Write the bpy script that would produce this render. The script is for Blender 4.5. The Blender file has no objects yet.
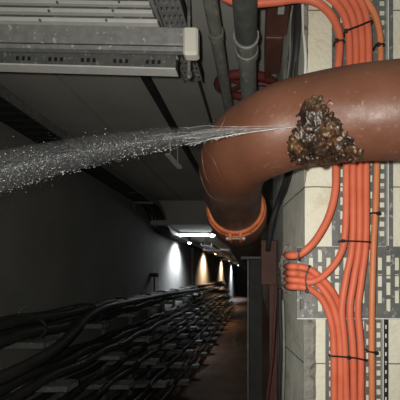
import bpy, math, random
from mathutils import Vector, Matrix, noise
random.seed(7)
PI = math.pi
scene = bpy.context.scene
COL = scene.collection
EYE = 1.55
F = 320.0

# ------------------------------------------------------------------ camera
cam_d = bpy.data.cameras.new('camera')
cam = bpy.data.objects.new('camera', cam_d)
COL.objects.link(cam)
cam.location = (0, 0, EYE)
cam.rotation_euler = (PI / 2, 0, 0)
cam_d.sensor_width = 36
cam_d.lens = 36 * F / 400
cam_d.shift_x = (200 - 257) / 400
cam_d.shift_y = (275 - 200) / 400
cam_d.clip_start = 0.02
scene.camera = cam

# ------------------------------------------------------------------ world, lights, exposure
w = bpy.data.worlds.new('world'); scene.world = w; w.use_nodes = True
w.node_tree.nodes['Background'].inputs[0].default_value = (0.5, 0.55, 0.6, 1)
w.node_tree.nodes['Background'].inputs[1].default_value = 0.006
scene.view_settings.view_transform = 'Standard'
scene.view_settings.look = 'None'
scene.view_settings.exposure = 0.0
scene.view_settings.gamma = 1.0
scene.view_settings.use_curve_mapping = False

def lamp(name, kind, loc, power, color=(1, 1, 1), size=0.02, rot=(0, 0, 0), sy=None):
    d = bpy.data.lights.new(name, kind)
    d.energy = power; d.color = color
    if kind == 'AREA':
        d.size = size
        if sy: d.shape = 'RECTANGLE'; d.size_y = sy
    else:
        d.shadow_soft_size = size
    o = bpy.data.objects.new(name, d); COL.objects.link(o)
    o.location = loc; o.rotation_euler = rot
    return o

# the photographer's flash, beside the lens
lamp('camera_flash', 'POINT', (-0.035, -0.01, EYE + 0.02), 43, (1.0, 0.97, 0.90), 0.012)

# ------------------------------------------------------------------ helpers
def at(px, py, D):
    return Vector(((px - 257) * D / F, D, EYE + (275 - py) * D / F))

def new_mat(name):
    m = bpy.data.materials.new(name); m.use_nodes = True
    nt = m.node_tree
    return m, nt, nt.nodes['Principled BSDF']

def ramp(nt, stops):
    r = nt.nodes.new('ShaderNodeValToRGB')
    e = r.color_ramp.elements
    while len(e) < len(stops): e.new(0.5)
    for i, (p, c) in enumerate(stops):
        e[i].position = p; e[i].color = (*c, 1)
    return r

def mat(name, c1, c2=None, scale=8, rough=0.6, metal=0.0, bump=0.0, bscale=60, stretch=(1, 1, 1),
        speck=None, speck_scale=40, speck_at=0.68, spec=0.5, coat=0.0):
    m, nt, p = new_mat(name)
    N, L = nt.nodes, nt.links
    p.inputs['Roughness'].default_value = rough
    p.inputs['Metallic'].default_value = metal
    p.inputs['Specular IOR Level'].default_value = spec
    p.inputs['Coat Weight'].default_value = coat
    tc = N.new('ShaderNodeTexCoord'); mp = N.new('ShaderNodeMapping')
    mp.inputs['Scale'].default_value = stretch
    L.new(tc.outputs['Object'], mp.inputs['Vector'])
    col = None
    if c2 is None:
        p.inputs['Base Color'].default_value = (*c1, 1)
    else:
        n = N.new('ShaderNodeTexNoise'); n.inputs['Scale'].default_value = scale
        n.inputs['Detail'].default_value = 6; n.inputs['Roughness'].default_value = 0.65
        L.new(mp.outputs[0], n.inputs['Vector'])
        r = ramp(nt, [(0.32, c1), (0.68, c2)])
        L.new(n.outputs['Fac'], r.inputs[0]); col = r.outputs[0]
        if speck:
            n2 = N.new('ShaderNodeTexNoise'); n2.inputs['Scale'].default_value = speck_scale
            n2.inputs['Detail'].default_value = 4
            L.new(tc.outputs['Object'], n2.inputs['Vector'])
            r2 = ramp(nt, [(speck_at, (0, 0, 0)), (min(1, speck_at + 0.06), (1, 1, 1))])
            L.new(n2.outputs['Fac'], r2.inputs[0])
            mx = N.new('ShaderNodeMixRGB'); mx.inputs[2].default_value = (*speck, 1)
            L.new(r2.outputs[0], mx.inputs[0]); L.new(col, mx.inputs[1]); col = mx.outputs[0]
        L.new(col, p.inputs['Base Color'])
    if bump:
        n3 = N.new('ShaderNodeTexNoise'); n3.inputs['Scale'].default_value = bscale
        n3.inputs['Detail'].default_value = 5
        L.new(mp.outputs[0], n3.inputs['Vector'])
        b = N.new('ShaderNodeBump'); b.inputs['Strength'].default_value = bump
        b.inputs['Distance'].default_value = 0.01
        L.new(n3.outputs['Fac'], b.inputs['Height']); L.new(b.outputs[0], p.inputs['Normal'])
    return m

def emit_mat(name, c, s):
    m, nt, p = new_mat(name)
    p.inputs['Base Color'].default_value = (*c, 1)
    p.inputs['Emission Color'].default_value = (*c, 1)
    p.inputs['Emission Strength'].default_value = s
    return m

class MB:
    def __init__(s): s.v = []; s.f = []
    def add(s, vs, fs):
        b = len(s.v); s.v += [tuple(v) for v in vs]; s.f += [tuple(b + i for i in f) for f in fs]; return s
    def box(s, a, b, rot=None, bev=0.0):
        (x0, y0, z0), (x1, y1, z1) = a, b
        if x0 > x1: x0, x1 = x1, x0
        if y0 > y1: y0, y1 = y1, y0
        if z0 > z1: z0, z1 = z1, z0
        if bev:
            e = bev; vs = []; fs = []
            # chamfered box: 24 vertices
            def V(x, y, z): vs.append(Vector((x, y, z))); return len(vs) - 1
            idx = {}
            for i, X in enumerate((x0, x1)):
                for j, Y in enumerate((y0, y1)):
                    for k, Z in enumerate((z0, z1)):
                        sx, sy, sz = (1, -1)[i], (1, -1)[j], (1, -1)[k]
                        idx[i, j, k, 0] = V(X, Y + sy * e, Z + sz * e)
                        idx[i, j, k, 1] = V(X + sx * e, Y, Z + sz * e)
                        idx[i, j, k, 2] = V(X + sx * e, Y + sy * e, Z)
            for i in (0, 1):
                q = [idx[i, 0, 0, 0], idx[i, 1, 0, 0], idx[i, 1, 1, 0], idx[i, 0, 1, 0]]; fs.append(q if i else q[::-1])
                q = [idx[0, i, 0, 1], idx[0, i, 1, 1], idx[1, i, 1, 1], idx[1, i, 0, 1]]; fs.append(q if i else q[::-1])
                q = [idx[0, 0, i, 2], idx[1, 0, i, 2], idx[1, 1, i, 2], idx[0, 1, i, 2]]; fs.append(q if i else q[::-1])
            for a1 in (0, 1):
                for b1 in (0, 1):
                    q = [idx[a1, b1, 0, 0], idx[a1, b1, 1, 0], idx[a1, b1, 1, 1], idx[a1, b1, 0, 1]]; fs.append(q if a1 ^ b1 else q[::-1])
                    q = [idx[a1, 0, b1, 0], idx[a1, 1, b1, 0], idx[a1, 1, b1, 2], idx[a1, 0, b1, 2]]; fs.append(q[::-1] if a1 ^ b1 else q)
                    q = [idx[0, a1, b1, 1], idx[1, a1, b1, 1], idx[1, a1, b1, 2], idx[0, a1, b1, 2]]; fs.append(q if a1 ^ b1 else q[::-1])
            for i in (0, 1):
                for j in (0, 1):
                    for k in (0, 1):
                        q = [idx[i, j, k, 0], idx[i, j, k, 1], idx[i, j, k, 2]]
                        fs.append(q if (i + j + k) % 2 else q[::-1])
            if rot: vs = [rot @ v for v in vs]
            return s.add(vs, fs)
        vs = [Vector((x, y, z)) for x in (x0, x1) for y in (y0, y1) for z in (z0, z1)]
        if rot: vs = [rot @ v for v in vs]
        return s.add(vs, [(0, 1, 3, 2), (4, 6, 7, 5), (0, 4, 5, 1), (2, 3, 7, 6), (0, 2, 6, 4), (1, 5, 7, 3)])
    def tube(s, pts, r, seg=12, cap=True):
        pts = [Vector(p) for p in pts]; n = len(pts)
        rs = r if isinstance(r, (list, tuple)) else [r] * n
        fr = frames(pts)
        vs = []; fs = []
        for i in range(n):
            u, v = fr[i]
            for k in range(seg):
                a = 2 * PI * k / seg
                vs.append(pts[i] + (u * math.cos(a) + v * math.sin(a)) * rs[i])
        for i in range(n - 1):
            for k in range(seg):
                k2 = (k + 1) % seg
                fs.append((i * seg + k, i * seg + k2, (i + 1) * seg + k2, (i + 1) * seg + k))
        if cap:
            fs.append(tuple(reversed(range(seg)))); fs.append(tuple(range((n - 1) * seg, n * seg)))
        return s.add(vs, fs)
    def cyl(s, a, b, r, seg=16, r2=None):
        return s.tube([a, b], [r, r if r2 is None else r2], seg)
    def ring(s, c, axis, R, r, seg=32, rseg=8, a0=0, a1=2 * PI, squash=1.0):
        axis = Vector(axis).normalized(); u = axis.orthogonal().normalized(); v = axis.cross(u)
        c = Vector(c); vs = []; fs = []; full = abs(a1 - a0 - 2 * PI) < 1e-4
        n = seg if full else seg + 1
        for i in range(n):
            a = a0 + (a1 - a0) * i / seg; d = u * math.cos(a) + v * math.sin(a)
            for k in range(rseg):
                b = 2 * PI * k / rseg
                vs.append(c + d * (R + r * math.cos(b)) + axis * r * squash * math.sin(b))
        for i in range(n if full else n - 1):
            for k in range(rseg):
                i2 = (i + 1) % n; k2 = (k + 1) % rseg
                fs.append((i * rseg + k, i2 * rseg + k, i2 * rseg + k2, i * rseg + k2))
        return s.add(vs, fs)
    def lathe(s, c, axis, prof, seg=40):
        axis = Vector(axis).normalized(); u = axis.orthogonal().normalized(); v = axis.cross(u); c = Vector(c)
        vs = []; fs = []; n = len(prof)
        for i in range(seg):
            a = 2 * PI * i / seg; d = u * math.cos(a) + v * math.sin(a)
            for (h, r) in prof: vs.append(c + axis * h + d * r)
        for i in range(seg):
            i2 = (i + 1) % seg
            for k in range(n - 1): fs.append((i * n + k, i2 * n + k, i2 * n + k + 1, i * n + k + 1))
        return s.add(vs, fs)
    def blob(s, c, r, sx=1, sy=1, sz=1, amp=0.25, rings=6, seg=9):
        c = Vector(c); vs = []; fs = []; off = Vector((random.random() * 50,) * 3)
        for i in range(rings + 1):
            t = PI * i / rings
            for k in range(seg):
                a = 2 * PI * k / seg
                d = Vector((math.sin(t) * math.cos(a), math.sin(t) * math.sin(a), math.cos(t)))
                q = 1 + amp * noise.noise(d * 1.6 + off)
                vs.append(c + Vector((d.x * sx, d.y * sy, d.z * sz)) * r * q)
        for i in range(rings):
            for k in range(seg):
                k2 = (k + 1) % seg
                fs.append((i * seg + k, (i + 1) * seg + k, (i + 1) * seg + k2, i * seg + k2))
        return s.add(vs, fs)
    def perf(s, o, u, v, n, us, vs_, filled, th):
        """plate with real holes: o origin, u v in-plane unit vectors, n normal"""
        o, u, v, n = map(Vector, (o, u, v, n))
        nu, nv = len(us) - 1, len(vs_) - 1
        g = [[filled((us[i] + us[i + 1]) / 2, (vs_[j] + vs_[j + 1]) / 2) for j in range(nv)] for i in range(nu)]
        P = lambda i, j, k: o + u * us[i] + v * vs_[j] + n * (th * k)
        for i in range(nu):
            for j in range(nv):
                if not g[i][j]: continue
                s.add([P(i, j, 0), P(i + 1, j, 0), P(i + 1, j + 1, 0), P(i, j + 1, 0)], [(0, 3, 2, 1)])
                s.add([P(i, j, 1), P(i + 1, j, 1), P(i + 1, j + 1, 1), P(i, j + 1, 1)], [(0, 1, 2, 3)])
                for (di, dj, a, b) in ((-1, 0, (i, j), (i, j + 1)), (1, 0, (i + 1, j), (i + 1, j + 1)),
                                       (0, -1, (i, j), (i + 1, j)), (0, 1, (i, j + 1), (i + 1, j + 1))):
                    ii, jj = i + di, j + dj
                    if 0 <= ii < nu and 0 <= jj < nv and g[ii][jj]: continue
                    s.add([P(*a, 0), P(*b, 0), P(*b, 1), P(*a, 1)], [(0, 1, 2, 3)])
        return s
    def build(s, name, m, parent=None, smooth=False, origin=None, keep=False):
        o = None
        vs = [Vector(v) for v in s.v]
        if parent is not None:
            org = Vector((0, 0, 0)); 
            top = parent; off = Vector((0, 0, 0))
            while top is not None: off += top.location; top = top.parent
            vs = [v - off for v in vs]
        elif not keep:
            if origin is None:
                xs = [v.x for v in vs]; ys = [v.y for v in vs]; zs = [v.z for v in vs]
                origin = Vector(((min(xs) + max(xs)) / 2, (min(ys) + max(ys)) / 2, min(zs)))
            vs = [v - Vector(origin) for v in vs]
        me = bpy.data.meshes.new(name); me.from_pydata([tuple(v) for v in vs], [], s.f); me.update()
        if smooth:
            for p in me.polygons: p.use_smooth = True
        me.materials.append(m)
        o = bpy.data.objects.new(name, me); COL.objects.link(o)
        if parent is not None: o.parent = parent
        elif not keep: o.location = origin
        if smooth == 'angle':
            try:
                for p in me.polygons: p.use_smooth = True
                me.set_sharp_from_angle(angle=math.radians(40))
            except Exception: pass
        return o

def frames(pts):
    n = len(pts); T = []
    for i in range(n):
        a = pts[max(0, i - 1)]; b = pts[min(n - 1, i + 1)]
        T.append((b - a).normalized())
    u = Vector((0, 0, 1)) - T[0] * T[0].z
    if u.length < 0.1: u = Vector((1, 0, 0)) - T[0] * T[0].x
    u.normalize(); out = []
    for i in range(n):
        u = (u - T[i] * u.dot(T[i])).normalized()
        out.append((u.copy(), T[i].cross(u)))
    return out

def smooth_path(pts, per=8):
    pts = [Vector(p) for p in pts]; out = []
    P = [pts[0] * 2 - pts[1]] + pts + [pts[-1] * 2 - pts[-2]]
    for i in range(1, len(P) - 2):
        p0, p1, p2, p3 = P[i - 1:i + 3]
        for k in range(per):
            t = k / per
            out.append(0.5 * ((2 * p1) + (p2 - p0) * t + (2 * p0 - 5 * p1 + 4 * p2 - p3) * t * t + (3 * p1 - p0 - 3 * p2 + p3) * t ** 3))
    out.append(pts[-1]); return out

def tag(o, label=None, cat=None, group=None, kind=None):
    if label: o['label'] = label
    if cat: o['category'] = cat
    if group: o['group'] = group
    if kind: o['kind'] = kind
    return o
def struct(o, label=None): o['kind'] = 'structure'; return o
def empty(name, loc, label, cat, group=None):
    o = bpy.data.objects.new(name, None); COL.objects.link(o); o.location = loc
    o.empty_display_size = 0.05
    return tag(o, label, cat, group)
def copy_tree(o, parent=None):
    c = o.copy(); COL.objects.link(c)
    if parent: c.parent = parent
    for ch in list(o.children): copy_tree(ch, c)
    return c
ORD = ['nearest', 'second nearest', 'third nearest', 'fourth nearest', 'fifth nearest', 'sixth nearest', 'seventh nearest',
       'eighth nearest', 'ninth nearest', 'tenth nearest', 'eleventh nearest', 'twelfth nearest', 'thirteenth nearest',
       'fourteenth nearest', 'fifteenth nearest', 'sixteenth nearest', 'seventeenth nearest', 'eighteenth nearest']

# ------------------------------------------------------------------ materials
M = {}
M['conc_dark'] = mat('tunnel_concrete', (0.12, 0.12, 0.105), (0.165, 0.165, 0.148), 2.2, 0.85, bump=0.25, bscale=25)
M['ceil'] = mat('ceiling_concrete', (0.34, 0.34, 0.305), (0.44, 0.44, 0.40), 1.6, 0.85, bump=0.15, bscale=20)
M['floor'] = mat('wet_floor', (0.060, 0.034, 0.021), (0.13, 0.075, 0.048), 3.0, 0.55, spec=0.25, bump=0.2, bscale=12)
M['galv'] = mat('galvanised_steel', (0.28, 0.28, 0.275), (0.42, 0.42, 0.41), 30, 0.42, 0.3, bump=0.05, bscale=80, speck=(0.68, 0.68, 0.67), speck_scale=45, speck_at=0.62)
M['galv_dull'] = mat('dull_galvanised_steel', (0.125, 0.13, 0.125), (0.20, 0.205, 0.195), 22, 0.5, 0.2, bump=0.1, speck=(0.36, 0.37, 0.36), speck_scale=60, speck_at=0.6)
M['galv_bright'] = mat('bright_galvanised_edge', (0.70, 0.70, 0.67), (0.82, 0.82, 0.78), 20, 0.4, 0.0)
M['dark_steel'] = mat('dark_steel', (0.020, 0.020, 0.019), (0.036, 0.036, 0.034), 10, 0.7, 0.0, spec=0.2, bump=0.05)
M['black'] = mat('black_sheath', (0.018, 0.018, 0.017), (0.036, 0.035, 0.033), 7, 0.5, spec=0.35, bump=0.03)
M['tie'] = mat('black_nylon', (0.012, 0.012, 0.014), rough=0.35)
M['orange'] = mat('orange_sheath', (0.62, 0.138, 0.07), (0.72, 0.18, 0.098), 14, 0.5, spec=0.3)
M['orange2'] = mat('pale_orange_sheath', (0.58, 0.19, 0.08), (0.68, 0.24, 0.105), 14, 0.5, spec=0.4)
M['clamp'] = mat('orange_painted_iron', (0.42, 0.10, 0.035), (0.62, 0.17, 0.06), 30, 0.42, bump=0.1, speck=(0.2, 0.06, 0.03), speck_scale=55, speck_at=0.6)
M['bodybrown'] = mat('brown_rubber_gasket', (0.06, 0.03, 0.02), (0.13, 0.065, 0.04), 18, 0.5, bump=0.1)
M['redbox'] = mat('maroon_painted_steel', (0.085, 0.036, 0.026), (0.14, 0.058, 0.042), 9, 0.45, bump=0.05)
M['wheel'] = mat('dark_red_valve_paint', (0.13, 0.026, 0.023), (0.19, 0.042, 0.037), 20, 0.45)
M['redpost'] = mat('red_oxide_steel', (0.045, 0.013, 0.009), (0.085, 0.026, 0.017), 9, 0.7, bump=0.1)
M['pipe_grey'] = mat('weathered_grey_pipe', (0.15, 0.16, 0.14), (0.24, 0.25, 0.22), 16, 0.6, 0.1, bump=0.1, speck=(0.32, 0.31, 0.26), speck_scale=40, speck_at=0.6)
M['pipe_dark'] = mat('dark_grey_pipe', (0.06, 0.065, 0.06), (0.11, 0.115, 0.105), 25, 0.5, 0.1, bump=0.1)
M['white'] = mat('white_plastic', (0.76, 0.74, 0.64), (0.84, 0.82, 0.72), 12, 0.4)
M['plaster'] = mat('rough_grey_mortar', (0.20, 0.19, 0.165), (0.34, 0.33, 0.285), 26, 0.9, bump=0.8, bscale=60, speck=(0.12, 0.11, 0.1), speck_scale=30, speck_at=0.6)
M['foam'] = mat('crumbled_sealant', (0.16, 0.15, 0.135), (0.42, 0.40, 0.36), 70, 0.8, bump=0.9, bscale=120, speck=(0.08, 0.07, 0.07), speck_scale=70, speck_at=0.55)
M['lens_cool'] = emit_mat('cool_lamp_lens', (0.85, 0.93, 1.0), 22)
M['lens_warm'] = emit_mat('warm_lamp_lens', (1.0, 0.72, 0.45), 5)
M['zinc'] = mat('zinc_bolt', (0.18, 0.18, 0.17), (0.28, 0.28, 0.26), 30, 0.5, 0.3)
M['paper'] = mat('faded_label', (0.35, 0.36, 0.33), (0.45, 0.45, 0.42), 20, 0.7)

# painted block wall with joints
def block_mat(name, ca, cb, dirt, jointc, zs, along='X', xs=()):
    m, nt, p = new_mat(name); N, L = nt.nodes, nt.links
    p.inputs['Roughness'].default_value = 0.62
    tc = N.new('ShaderNodeTexCoord')
    n = N.new('ShaderNodeTexNoise'); n.inputs['Scale'].default_value = 4; n.inputs['Detail'].default_value = 7
    L.new(tc.outputs['Object'], n.inputs['Vector'])
    r = ramp(nt, [(0.35, ca), (0.62, cb)]); L.new(n.outputs['Fac'], r.inputs[0])
    n2 = N.new('ShaderNodeTexNoise'); n2.inputs['Scale'].default_value = 9; n2.inputs['Detail'].default_value = 8
    n2.inputs['Roughness'].default_value = 0.7
    L.new(tc.outputs['Object'], n2.inputs['Vector'])
    r2 = ramp(nt, [(0.54, (0, 0, 0)), (0.74, (0.75, 0.75, 0.75))]); L.new(n2.outputs['Fac'], r2.inputs[0])
    mx = N.new('ShaderNodeMixRGB'); mx.inputs[2].default_value = (*dirt, 1)
    L.new(r2.outputs[0], mx.inputs[0]); L.new(r.outputs[0], mx.inputs[1])
    sep = N.new('ShaderNodeSeparateXYZ'); L.new(tc.outputs['Object'], sep.inputs[0])
    wob = N.new('ShaderNodeTexNoise'); wob.inputs['Scale'].default_value = 18
    L.new(tc.outputs['Object'], wob.inputs['Vector'])
    prev = None
    def M2(op, a, b):
        q = N.new('ShaderNodeMath'); q.operation = op
        for i, x in enumerate((a, b)):
            if isinstance(x, (int, float)): q.inputs[i].default_value = x
            else: L.new(x, q.inputs[i])
        return q.outputs[0]
    wv = M2('MULTIPLY', M2('SUBTRACT', wob.outputs['Fac'], 0.5), 0.006)
    for axis, vals in (('Z', zs), (along, xs)):
        for v in vals:
            d = M2('ABSOLUTE', M2('SUBTRACT', M2('ADD', sep.outputs[axis], wv), v), 0)
            k = M2('LESS_THAN', d, 0.0022)
            prev = k if prev is None else M2('MAXIMUM', prev, k)
    mx2 = N.new('ShaderNodeMixRGB'); mx2.inputs[2].default_value = (*jointc, 1)
    if prev is not None: L.new(prev, mx2.inputs[0])
    else: mx2.inputs[0].default_value = 0
    L.new(mx.outputs[0], mx2.inputs[1]); L.new(mx2.outputs[0], p.inputs['Base Color'])
    b = N.new('ShaderNodeBump'); b.inputs['Strength'].default_value = 0.35; b.inputs['Distance'].default_value = 0.01
    n3 = N.new('ShaderNodeTexNoise'); n3.inputs['Scale'].default_value = 60; n3.inputs['Detail'].default_value = 6
    L.new(tc.outputs['Object'], n3.inputs['Vector'])
    L.new(n3.outputs['Fac'], b.inputs['Height']); L.new(b.outputs[0], p.inputs['Normal'])
    return m
ZJ = [EYE + (275 - 187) * 1.05 / F - 0.29 * k for k in range(-4, 6)]
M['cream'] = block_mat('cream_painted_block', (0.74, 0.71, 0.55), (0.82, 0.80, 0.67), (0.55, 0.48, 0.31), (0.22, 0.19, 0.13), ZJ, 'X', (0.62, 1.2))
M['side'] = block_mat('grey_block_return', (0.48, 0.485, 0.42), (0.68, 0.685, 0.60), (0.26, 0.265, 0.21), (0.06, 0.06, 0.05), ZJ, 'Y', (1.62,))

# brown pipe paint
LEAK = at(297, 127, 0.69)
def pipe_mat():
    m, nt, p = new_mat('brown_pipe_paint'); N, L = nt.nodes, nt.links
    p.inputs['Roughness'].default_value = 0.42
    p.inputs['Specular IOR Level'].default_value = 0.4
    tc = N.new('ShaderNodeTexCoord')
    def noi(sc, det=6, vec=None, ro=0.6):
        n = N.new('ShaderNodeTexNoise'); n.inputs['Scale'].default_value = sc; n.inputs['Detail'].default_value = det
        n.inputs['Roughness'].default_value = ro
        L.new(vec or tc.outputs['Object'], n.inputs['Vector']); return n.outputs['Fac']
    def mix(fac, a, b):
        x = N.new('ShaderNodeMixRGB'); L.new(fac, x.inputs[0])
        if isinstance(a, tuple): x.inputs[1].default_value = (*a, 1)
        else: L.new(a, x.inputs[1])
        if isinstance(b, tuple): x.inputs[2].default_value = (*b, 1)
        else: L.new(b, x.inputs[2])
        return x.outputs[0]
    base = ramp(nt, [(0.3, (0.088, 0.032, 0.017)), (0.7, (0.138, 0.053, 0.029))]); L.new(noi(7), base.inputs[0])
    # rust wash around and left of the leak
    vm = N.new('ShaderNodeVectorMath'); vm.operation = 'DISTANCE'
    mp = N.new('ShaderNodeMapping'); L.new(tc.outputs['Object'], mp.inputs['Vector'])
    mp.inputs['Scale'].default_value = (0.8, 0.8, 1.3)
    c = LEAK + Vector((-0.06, 0.05, -0.005))
    vm.inputs[1].default_value = (c.x * 0.8, c.y * 0.8, c.z * 1.3); L.new(mp.outputs[0], vm.inputs[0])
    ad = N.new('ShaderNodeMath'); ad.operation = 'ADD'; L.new(vm.outputs['Value'], ad.inputs[0])
    s = N.new('ShaderNodeMath'); s.operation = 'MULTIPLY'; s.inputs[1].default_value = 0.12; L.new(noi(12), s.inputs[0])
    L.new(s.outputs[0], ad.inputs[1])
    r = ramp(nt, [(0.10, (0.85, 0.85, 0.85)), (0.29, (0, 0, 0))]); L.new(ad.outputs[0], r.inputs[0])
    stain = ramp(nt, [(0.35, (0.17, 0.065, 0.022)), (0.7, (0.42, 0.19, 0.07))]); L.new(noi(16, 8), stain.inputs[0])
    col = mix(r.outputs[0], base.outputs[0], stain.outputs[0])
    # grimy wet coat beyond the bend, also darkened to paint in flash falloff
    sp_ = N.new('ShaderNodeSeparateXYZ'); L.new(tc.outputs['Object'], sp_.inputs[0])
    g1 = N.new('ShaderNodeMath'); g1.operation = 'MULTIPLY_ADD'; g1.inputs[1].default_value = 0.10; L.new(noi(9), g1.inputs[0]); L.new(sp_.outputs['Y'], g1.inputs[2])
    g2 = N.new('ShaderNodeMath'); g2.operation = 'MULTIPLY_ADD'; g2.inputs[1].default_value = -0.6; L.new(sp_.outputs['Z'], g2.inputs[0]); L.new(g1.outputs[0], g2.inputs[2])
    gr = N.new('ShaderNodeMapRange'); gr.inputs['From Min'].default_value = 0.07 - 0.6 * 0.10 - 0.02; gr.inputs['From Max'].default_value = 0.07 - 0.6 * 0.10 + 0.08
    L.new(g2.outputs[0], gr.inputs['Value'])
    grime_shade = ramp(nt, [(0.35, (0.045, 0.028, 0.020)), (0.7, (0.085, 0.058, 0.045))]); L.new(noi(14, 8), grime_shade.inputs[0])
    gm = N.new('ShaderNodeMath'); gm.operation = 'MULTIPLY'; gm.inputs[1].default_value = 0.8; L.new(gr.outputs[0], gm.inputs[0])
    col = mix(gm.outputs[0], col, grime_shade.outputs[0])
    # chalky scuffs and dried specks
    r2 = ramp(nt, [(0.58, (0, 0, 0)), (0.72, (0.5, 0.5, 0.5))]); L.new(noi(70, 6, None, 0.75), r2.inputs[0])
    r3 = ramp(nt, [(0.50, (0, 0, 0)), (0.62, (1, 1, 1))]); L.new(noi(5, 3), r3.inputs[0])
    q = N.new('ShaderNodeMath'); q.operation = 'MULTIPLY'; L.new(r2.outputs[0], q.inputs[0]); L.new(r3.outputs[0], q.inputs[1])
    col = mix(q.outputs[0], col, (0.40, 0.28, 0.17))
    L.new(col, p.inputs['Base Color'])
    rr = ramp(nt, [(0.4, (0.40,) * 3), (0.65, (0.65,) * 3)]); L.new(noi(9), rr.inputs[0]); L.new(rr.outputs[0], p.inputs['Roughness'])
    b = N.new('ShaderNodeBump'); b.inputs['Strength'].default_value = 0.22; b.inputs['Distance'].default_value = 0.006
    L.new(noi(26, 6), b.inputs['Height']); L.new(b.outputs[0], p.inputs['Normal'])
    return m
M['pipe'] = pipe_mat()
def rust_mat():
    m, nt, p = new_mat('rust_crust'); N, L = nt.nodes, nt.links
    tc = N.new('ShaderNodeTexCoord')
    n = N.new('ShaderNodeTexNoise'); n.inputs['Scale'].default_value = 20; n.inputs['Detail'].default_value = 8; n.inputs['Roughness'].default_value = 0.78
    L.new(tc.outputs['Object'], n.inputs['Vector'])
    r = ramp(nt, [(0.41, (0.010, 0.006, 0.004)), (0.51, (0.035, 0.017, 0.008)), (0.59, (0.095, 0.047, 0.020)), (0.66, (0.23, 0.13, 0.06)), (0.76, (0.38, 0.27, 0.15))])
    L.new(n.outputs['Fac'], r.inputs[0]); L.new(r.outputs[0], p.inputs['Base Color'])
    p.inputs['Roughness'].default_value = 0.42
    b = N.new('ShaderNodeBump'); b.inputs['Strength'].default_value = 0.55; b.inputs['Distance'].default_value = 0.005
    n2 = N.new('ShaderNodeTexNoise'); n2.inputs['Scale'].default_value = 70; n2.inputs['Detail'].default_value = 5
    L.new(tc.outputs['Object'], n2.inputs['Vector']); L.new(n2.outputs['Fac'], b.inputs['Height']); L.new(b.outputs[0], p.inputs['Normal'])
    return m
M['rust'] = rust_mat()

# ------------------------------------------------------------------ the tunnel shell
ZC, ZL = EYE + 1.15, EYE + 0.78          # near ceiling, lower ceiling beyond the downstand
XW = -1.65
def slab(name, a, b, m): return struct(MB().box(a, b).build(name, m, keep=True))
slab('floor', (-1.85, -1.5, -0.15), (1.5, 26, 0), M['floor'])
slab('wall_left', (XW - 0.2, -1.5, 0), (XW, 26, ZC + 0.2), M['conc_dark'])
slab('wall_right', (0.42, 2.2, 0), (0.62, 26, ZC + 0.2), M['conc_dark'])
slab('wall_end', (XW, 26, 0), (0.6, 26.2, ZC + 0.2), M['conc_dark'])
# near ceiling with a recessed seam
c = MB()
for a, b in ((-1.85, -1.17), (-1.14, 1.5)): c.box((a, -1.5, ZC), (b, 4.95, ZC + 0.2))
c.box((-1.17, -1.5, ZC + 0.05), (-1.14, 4.95, ZC + 0.2))
struct(c.build('ceiling', M['ceil'], keep=True))
slab('trim_1', (XW, 4.95, ZL), (0.42, 5.15, ZC), M['ceil'])
c = MB().box((XW, 5.15, ZL), (0.42, 26, ZL + 0.2))
struct(c.build('ceiling', M['ceil'], keep=True))
# pilaster joints on the left wall
for k, y in enumerate((8.15, 11.9)):
    slab('trim_%d' % (k + 2), (XW, y - 0.10, 0), (XW + 0.05, y + 0.10, ZL), M['conc_dark'])
# the block wall the cables are fixed to: cream front, grey return
XB = 0.157
m = MB()
fp = [(XB, 1.05), (1.5, 1.05), (1.5, 2.2), (0.11, 2.2), (0.11, 1.35)]
m.add([(x, y, z) for z in (0, ZC) for x, y in fp], [(4, 3, 2, 1, 0), (5, 6, 7, 8, 9)] + [(i, (i + 1) % 5, 5 + (i + 1) % 5, 5 + i) for i in range(5)])
def fd(x): return 0.3215 / max(0.02, (x - 257) / F + 0.1567)     # distance of the splayed face
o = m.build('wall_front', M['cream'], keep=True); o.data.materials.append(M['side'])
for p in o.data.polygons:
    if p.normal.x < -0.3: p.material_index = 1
struct(o)

# mortar band down the corner of the block wall
def ragged(name, z0, z1, x0, fx, m, th=0.006, parent=None):
    mb = MB(); n = 46; vs = []; fs = []
    for i in range(n + 1):
        z = z0 + (z1 - z0) * i / n
        xr = fx(i / n) + 0.006 * noise.noise(Vector((z * 30, 1, 2)))
        for k in range(5):
            x = x0 + (xr - x0) * k / 4
            vs.append((x, 1.05 - th * (1 if k < 4 else 0.0) - 0.002 * noise.noise(Vector((x * 60, z * 60, 0))) * (k < 4), z))
    for i in range(n):
        for k in range(4):
            a = i * 5 + k; fs.append((a, a + 1, a + 6, a + 5))
    return mb.add(vs, fs).build(name, m, keep=True)
struct(ragged('trim_4', EYE - 1.5, EYE - 0.05, XB - 0.004, lambda t: XB + 0.036, M['plaster']))
struct(ragged('trim_5', EYE + 0.30, ZC - .01, XB - 0.004, lambda t: XB + 0.004 + 0.012 * t, M['plaster']))

# ------------------------------------------------------------------ leaking brown pipe
RP = 0.10
ctrl = [at(620, 104, 0.66), at(470, 110, 0.68), at(400, 112.5, 0.703), at(350, 116, 0.735), at(300, 124, 0.775),
        Vector((0.035, 0.80, EYE + 0.352)), Vector((-0.035, 0.865, EYE + 0.338)), Vector((-0.072, 0.96, EYE + 0.316)),
        Vector((-0.084, 1.10, EYE + 0.292)), Vector((-0.083, 1.27, EYE + 0.266)), Vector((-0.075, 1.65, EYE + 0.21)),
        Vector((-0.05, 2.6, EYE + 0.14)), Vector((-0.03, 4.6, EYE + 0.12))]
path = smooth_path(ctrl, 10)
pipe = empty('water_pipe', (0.0, 0.9, EYE + 0.2), 'thick brown water pipe bending away from us, rusted through and leaking', 'pipe')
MB().tube(path, RP, 56).build('pipe_body', M['pipe'], pipe, smooth=True)
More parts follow.
